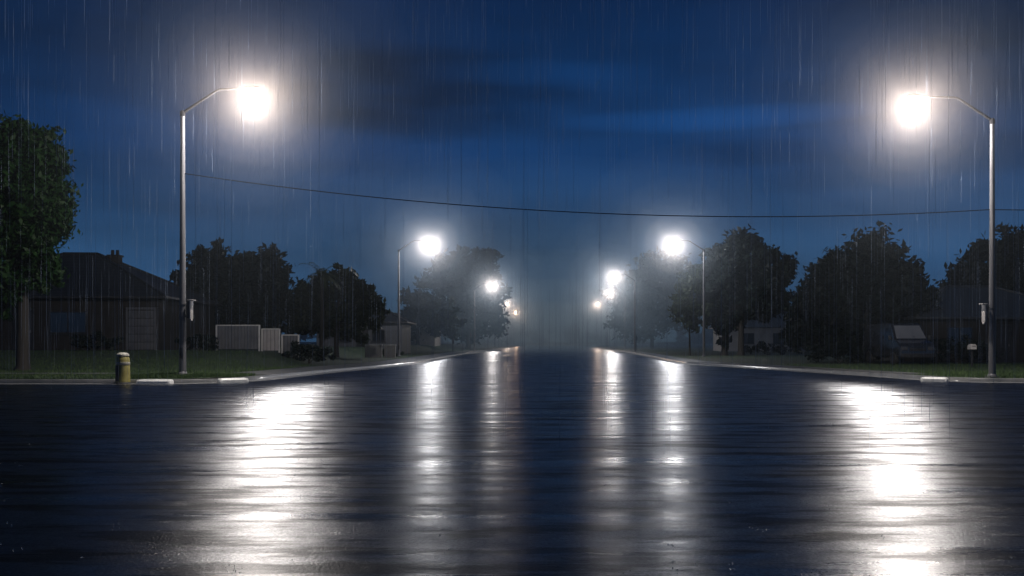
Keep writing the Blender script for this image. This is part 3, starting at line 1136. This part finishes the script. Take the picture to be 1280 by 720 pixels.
slab(MB(), [(-0.80, 0.755, 1.375), (0.80, 0.755, 1.375), (0.70, 1.30, 2.06), (-0.70, 1.30, 2.06)], (0, -0.78, 0.62), 0.012).build('windscreen', M['windscreen'], vr)
for sx in (-1, 1):
    slab(MB(), [(sx * 0.905, 1.05, 1.30), (sx * 0.905, 1.95, 1.30), (sx * 0.835, 1.95, 1.95), (sx * 0.835, 1.42, 1.95)], (sx, 0, 0.1), 0.02).build('side_window', M['glass'], vr)
    mm = MB().box((sx * 1.06, 0.95, 1.42), (0.17, 0.10, 0.24), bevel=0.03).box((sx * 0.95, 0.97, 1.36), (0.12, 0.04, 0.04))
    mm.build('wing_mirror', M['tile_grey'], vr)
    MB().box((sx * 0.70, 0.03, 0.86), (0.34, 0.08, 0.2), bevel=0.03).build('headlight', M['headlight'], vr)
    for yy in (0.85, 3.9):
        w_ = MB()
        ring = [(0.20, -0.10), (0.31, -0.10), (0.335, -0.07), (0.335, 0.07), (0.31, 0.10), (0.20, 0.10)]
        n = 22
        vs, fs = [], []
        for k in range(n):
            a = 2 * math.pi * k / n
            for (r_0, xx) in ring:
                vs.append((sx * 0.87 + xx, yy + r_0 * math.cos(a), 0.335 + r_0 * math.sin(a)))
        m_ = len(ring)
        for k in range(n):
            k2 = (k + 1) % n
            for q in range(m_):
                q2 = (q + 1) % m_
                fs.append((k * m_ + q, k * m_ + q2, k2 * m_ + q2, k2 * m_ + q))
        wo = w_.add(vs, fs, True).build('wheel', M['rubber'], vr)
        MB().tube([(sx * 0.87 - 0.08, yy, 0.335), (sx * 0.87 + 0.08, yy, 0.335)], 0.205, 16).build('rim', M['dark_metal'], wo)
MB().box((0, -0.02, 0.50), (1.8, 0.12, 0.2), bevel=0.03).build('bumper', M['dark_metal'], vr)
MB().box((0, -0.01, 0.80), (0.85, 0.05, 0.16), bevel=0.01).build('grille', M['dark_metal'], vr)

# ------------------------------------------------------------------ rain
def spindles(P0, L, rad, tilt):
    k = len(P0)
    ax = np.stack([tilt[:, 0], tilt[:, 1], np.ones(k)], 1)
    ax /= np.linalg.norm(ax, axis=1)[:, None]
    V = np.zeros((k, 8, 3))
    fr = [(0.0, 0.0), (0.35, 1.0), (1.0, 0.0)]
    V[:, 0] = P0
    V[:, 7] = P0 + ax * L[:, None]
    for r_i, (f0, rr) in enumerate([(0.22, 1.0), (0.72, 0.75)]):
        for j in range(3):
            a = 2 * math.pi * j / 3 + 0.4
            V[:, 1 + r_i * 3 + j] = P0 + ax * (L * f0)[:, None] + np.stack([np.cos(a) * rad * rr, np.sin(a) * rad * rr, np.zeros(k)], 1)
    tri = []
    for j in range(3):
        j2 = (j + 1) % 3
        tri += [(0, 1 + j2, 1 + j), (1 + j, 1 + j2, 4 + j2), (1 + j, 4 + j2, 4 + j), (4 + j, 4 + j2, 7)]
    tri = np.array(tri)
    Fq = (tri[None, :, :] + (np.arange(k) * 8)[:, None, None]).reshape(-1, 3)
    return V.reshape(-1, 3), Fq


def rain(n):
    Y = 9.0 + 31.0 * rng.uniform(0, 1, n) ** 0.8
    x = rng.uniform(-0.85, 0.78, n) * Y
    top = 1.33 + 0.46 * Y
    low = rng.uniform(0, 1, n) < 0.15
    Y = np.where(low, 7.0 + 20 * rng.uniform(0, 1, n), Y)
    x = rng.uniform(-0.85, 0.78, n) * Y
    z = np.where(low, rng.uniform(0.0, 1.3, n), rng.uniform(0.02, 1, n) * top)
    L = rng.uniform(0.35, 1.0, n) ** 1.5 * 2.6 * (0.6 + Y / 40)
    rad = rng.uniform(0.0007, 0.0018, n) * (0.7 + Y / 30)
    tilt = np.stack([rng.normal(0.002, 0.003, n), rng.normal(0, 0.006, n)], 1)
    return spindles(np.stack([x, Y, z], 1), L, rad, tilt)


V_, F_ = rain(3000)
ro = np_mesh('rain', V_, F_, M['rain'])
tag(ro, 'fine streaks of falling rain over the whole road', 'rain', kind='stuff')

# splashes: little crowns of droplets thrown up where drops hit the road
vs_all, fs_all = [], []
n_s = 420
base_ico = bmesh.new()
bmesh.ops.create_icosphere(base_ico, subdivisions=1, radius=1.0)
iv = np.array([v.co[:] for v in base_ico.verts])
base_ico.verts.index_update()
if_ = np.array([[v.index for v in f.verts] for f in base_ico.faces])
base_ico.free()
off = 0
VV, FF = [], []
for k in range(n_s):
    Y = 4.5 + 20 * random.random() ** 1.2
    X = random.uniform(-0.72, 0.62) * Y
    for j in range(random.randint(2, 6)):
        a = random.uniform(0, 2 * math.pi)
        rr = random.uniform(0.005, 0.05)
        s = random.uniform(0.0015, 0.005)
        zz = random.uniform(0.002, 0.045)
        q = iv * np.array([s, s, s * random.uniform(0.8, 1.8)]) + np.array([X + rr * math.cos(a), Y + rr * math.sin(a), zz + s])
        VV.append(q)
        FF.append(if_ + off)
        off += len(iv)


def water_mat():
    m = new_mat('splash_water')
    t = NT(m)
    out = t.n('ShaderNodeOutputMaterial')
    b = t.n('ShaderNodeBsdfPrincipled')
    b.inputs['Base Color'].default_value = (0.95, 0.97, 1.0, 1)
    b.inputs['Transmission Weight'].default_value = 0.9
    b.inputs['Roughness'].default_value = 0.15
    b.inputs['IOR'].default_value = 1.33
    t.l(b.outputs[0], out.inputs[0])
    return m


so = np_mesh('rain_splash', np.concatenate(VV), np.concatenate(FF), water_mat())
tag(so, 'tiny splashes of raindrops hitting the wet road', 'splashes', kind='stuff')

# ------------------------------------------------------------------ mist
MIST = 0.00045
mm_ = new_mat('thin_mist')
t = NT(mm_)
out = t.n('ShaderNodeOutputMaterial')
vsn = t.n('ShaderNodeVolumeScatter')
vsn.inputs['Color'].default_value = (0.75, 0.88, 1.0, 1)
vsn.inputs['Density'].default_value = MIST
vsn.inputs['Anisotropy'].default_value = 0.35
t.l(vsn.outputs[0], out.inputs['Volume'])
mist = MB().box((0, 200, 11.5), (520, 470, 27)).build('mist', mm_)
tag(mist, 'thin rain mist hanging over the whole road', 'mist', kind='stuff')

# a bank of thicker mist lying down the street, densest in the middle
for k_, (hw_, hl_, hh_, den_) in enumerate(((80, 152, 36, 0.0008), (66, 144, 27, 0.0010), (52, 136, 20, 0.0018), (42, 130, 14.5, 0.0028), (32, 122, 10, 0.0040))):
    bk = new_mat('mist_bank')
    t = NT(bk)
    out = t.n('ShaderNodeOutputMaterial')
    vsn = t.n('ShaderNodeVolumeScatter')
    vsn.inputs['Color'].default_value = (0.50, 0.75, 1.0, 1)
    vsn.inputs['Density'].default_value = den_
    vsn.inputs['Anisotropy'].default_value = 0.3
    t.l(vsn.outputs[0], out.inputs['Volume'])
    bm = bmesh.new()
    bmesh.ops.create_icosphere(bm, subdivisions=5, radius=1.0)
    mb = MB()
    bm.verts.index_update()
    mb.add([(v.co.x * hw_ - 1, v.co.y * hl_ + 225, v.co.z * hh_) for v in bm.verts], [[v.index for v in f.verts] for f in bm.faces], True)
    bm.free()
    tag(mb.build('mist', bk, fixn=False), 'bank of thicker mist lying down the street between the distant lamps', 'mist', kind='stuff')

# nested mist shells added around every light to shape its glow
lamp_spots = []
bpy.context.view_layer.update()
for o in list(scene.objects):
    if o.type == 'LIGHT' and o.data.type == 'POINT':
        lamp_spots.append((o.matrix_world.translation.copy(), o))
SHELL = [(0.45, 0.004), (0.75, 0.006), (1.1, 0.009), (1.5, 0.011), (1.95, 0.011), (2.45, 0.009), (3.0, 0.008), (3.8, 0.007), (5.4, 0.0055), (8.0, 0.004)]
NEAR_K, FAR_K = 0.24, 1.1
for (r_s, dens), far_ in [(q, f_) for q in SHELL for f_ in (False, True)]:
    sm = new_mat('lamp_glow_shell')
    t = NT(sm)
    out = t.n('ShaderNodeOutputMaterial')
    vsn = t.n('ShaderNodeVolumeScatter')
    vsn.inputs['Color'].default_value = (1.0, 0.81, 0.67, 1) if r_s < 3.3 else (0.72, 0.85, 1.0, 1)  # warm glow and bluer outer halo put into the scatter colour
    vsn.inputs['Density'].default_value = dens * (FAR_K if far_ else NEAR_K)
    vsn.inputs['Anisotropy'].default_value = 0.2
    t.l(vsn.outputs[0], out.inputs['Volume'])
    if (far_ is None) or (far_ and r_s in (0.75, 1.95, 3.0)):
        continue
    mb = MB()
    for c, _ in lamp_spots:
        if (c.y > 60) != far_:
            continue
        bm = bmesh.new()
        bmesh.ops.create_icosphere(bm, subdivisions=4, radius=r_s, matrix=Matrix.Translation(c + Vector((0, 0, 0.30 if not far_ else 0.1))))
        bm.verts.index_update()
        mb.add([v.co for v in bm.verts], [[v.index for v in f.verts] for f in bm.faces], True)
        bm.free()
    tag(mb.build('mist', sm, fixn=False), 'added mist shells forming the glow around the distant street lamps' if far_ else 'added mist shells forming the glow around the two nearest street lamps', 'mist', kind='stuff')

# ------------------------------------------------------------------ world
w = bpy.data.worlds.new("World")
scene.world = w
w.use_nodes = True
t = NT(w)
out = t.n('ShaderNodeOutputWorld')
bg = t.n('ShaderNodeBackground')
t.l(bg.outputs[0], out.inputs[0])
tc = t.n('ShaderNodeTexCoord')
sp = t.n('ShaderNodeSeparateXYZ')
t.l(tc.outputs['Generated'], sp.inputs[0])
X, Yd, Z = sp.outputs
az = t.math('ARCTAN2', X, Yd)
el = t.math('ARCSINE', Z)
sky_col = t.ramp(t.math('DIVIDE', el, 1.2, clamp=True), [
    (0.0, (0.028, 0.09, 0.21)), (0.083, (0.018, 0.064, 0.155)), (0.167, (0.0045, 0.037, 0.130)), (0.25, (0.0014, 0.021, 0.080)),
    (0.30, (0.0009, 0.0145, 0.060)), (0.4, (0.0006, 0.010, 0.040)), (0.6, (0.0008, 0.008, 0.036)), (1.0, (0.001, 0.007, 0.03))])
cv = t.n('ShaderNodeCombineXYZ')
t.l(az, cv.inputs[0])
t.l(el, cv.inputs[1])
cl1 = t.noise(t.mapping(cv.outputs[0], (2.2, 11, 1), (1.3, 0.4, 0)), 1.0, 5, 0.5)
cl2 = t.noise(t.mapping(cv.outputs[0], (4.0, 26, 1), (5.3, 2.4, 0)), 1.0, 4, 0.5)


def ell(a0, e0, wa, we, wob):
    a_ = t.math('DIVIDE', t.math('SUBTRACT', az, a0), wa)
    e_ = t.math('DIVIDE', t.math('SUBTRACT', el, e0), we)
    d2 = t.math('ADD', t.math('MULTIPLY', a_, a_), t.math('MULTIPLY', e_, e_))
    d2 = t.math('ADD', d2, t.math('MULTIPLY_ADD', cl1, wob, -wob * 0.5))
    return t.math('SUBTRACT', 1.0, d2, clamp=True)


dark1 = ell(-0.125, 0.262, 0.20, 0.050, 1.8)
dark2 = ell(0.05, 0.245, 0.14, 0.03, 2.0)
dark3 = ell(0.22, 0.20, 0.10, 0.018, 2.0)
lite1 = ell(0.16, 0.237, 0.20, 0.016, 2.0)
lite2 = ell(-0.02, 0.287, 0.16, 0.016, 1.6)
f = t.math('MULTIPLY_ADD', cl1, 1.5, 0.25)
f = t.math('ADD', f, t.math('MULTIPLY_ADD', cl2, 0.4, -0.2))
f = t.math('SUBTRACT', f, t.math('MULTIPLY', dark1, 0.62))
f = t.math('SUBTRACT', f, t.math('MULTIPLY', dark2, 0.35))
f = t.math('SUBTRACT', f, t.math('MULTIPLY', dark3, 0.2))
f = t.math('ADD', f, t.math('MULTIPLY', lite1, 0.8))
f = t.math('ADD', f, t.math('MULTIPLY', lite2, 0.35))
side_dark = t.math('MULTIPLY', t.math('MULTIPLY_ADD', t.math('ABSOLUTE', az), 2.6, -0.55, clamp=True), t.math('MULTIPLY_ADD', el, 4.0, -0.1, clamp=True))
f = t.math('SUBTRACT', f, t.math('MULTIPLY', side_dark, 0.45))
f = t.math('MAXIMUM', f, 0.22)
mulc = t.n('ShaderNodeVectorMath', operation='SCALE')
t.l(sky_col, mulc.inputs[0])
t.l(f, mulc.inputs['Scale'])
ns = t.n('ShaderNodeTexSky', sky_type='NISHITA')
ns.sun_disc = False
ns.sun_elevation = R(-4)
ns.sun_rotation = R(150)
sc_ = t.n('ShaderNodeVectorMath', operation='SCALE')
t.l(ns.outputs[0], sc_.inputs[0])
sc_.inputs['Scale'].default_value = 0.05
ad = t.n('ShaderNodeVectorMath', operation='ADD')
t.l(mulc.outputs[0], ad.inputs[0])
t.l(sc_.outputs[0], ad.inputs[1])
t.l(ad.outputs[0], bg.inputs[0])
bg.inputs[1].default_value = 1.0
w.cycles.sampling_method = 'MANUAL'
w.cycles.sample_map_resolution = 256

# faint blue fill from overhead, added to tint shadows and mist
sl = bpy.data.lights.new('blue_fill', 'SUN')
sl.energy = 0.06
sl.angle = R(12)
sl.color = (0.25, 0.55, 1.0)
so_ = bpy.data.objects.new('blue_fill', sl)
so_.rotation_euler = (R(-14), R(8), 0)
COL.objects.link(so_)

# ------------------------------------------------------------------ camera and render settings
cam = bpy.data.cameras.new('camera')
co = bpy.data.objects.new('camera', cam)
COL.objects.link(co)
co.location = (0, 0, CAM_H)
co.rotation_euler = (R(90), 0, 0)
cam.sensor_width = 36.0
cam.lens = F / 1280 * 36.0
cam.shift_x = -(VX - 640) / 1280
cam.shift_y = (VY - 360) / 1280
cam.clip_start = 0.1
cam.clip_end = 6000
scene.camera = co

scene.render.engine = 'CYCLES'
cy = scene.cycles
cy.use_denoising = True
cy.max_bounces = 6
cy.diffuse_bounces = 2
cy.glossy_bounces = 3
cy.transmission_bounces = 3
cy.transparent_max_bounces = 48
cy.volume_bounces = 0
cy.sample_clamp_indirect = 4.0
cy.caustics_reflective = False
cy.caustics_refractive = False
cy.use_light_tree = True
scene.view_settings.view_transform = 'Standard'
scene.view_settings.look = 'None'
scene.view_settings.exposure = 0
scene.view_settings.gamma = 1
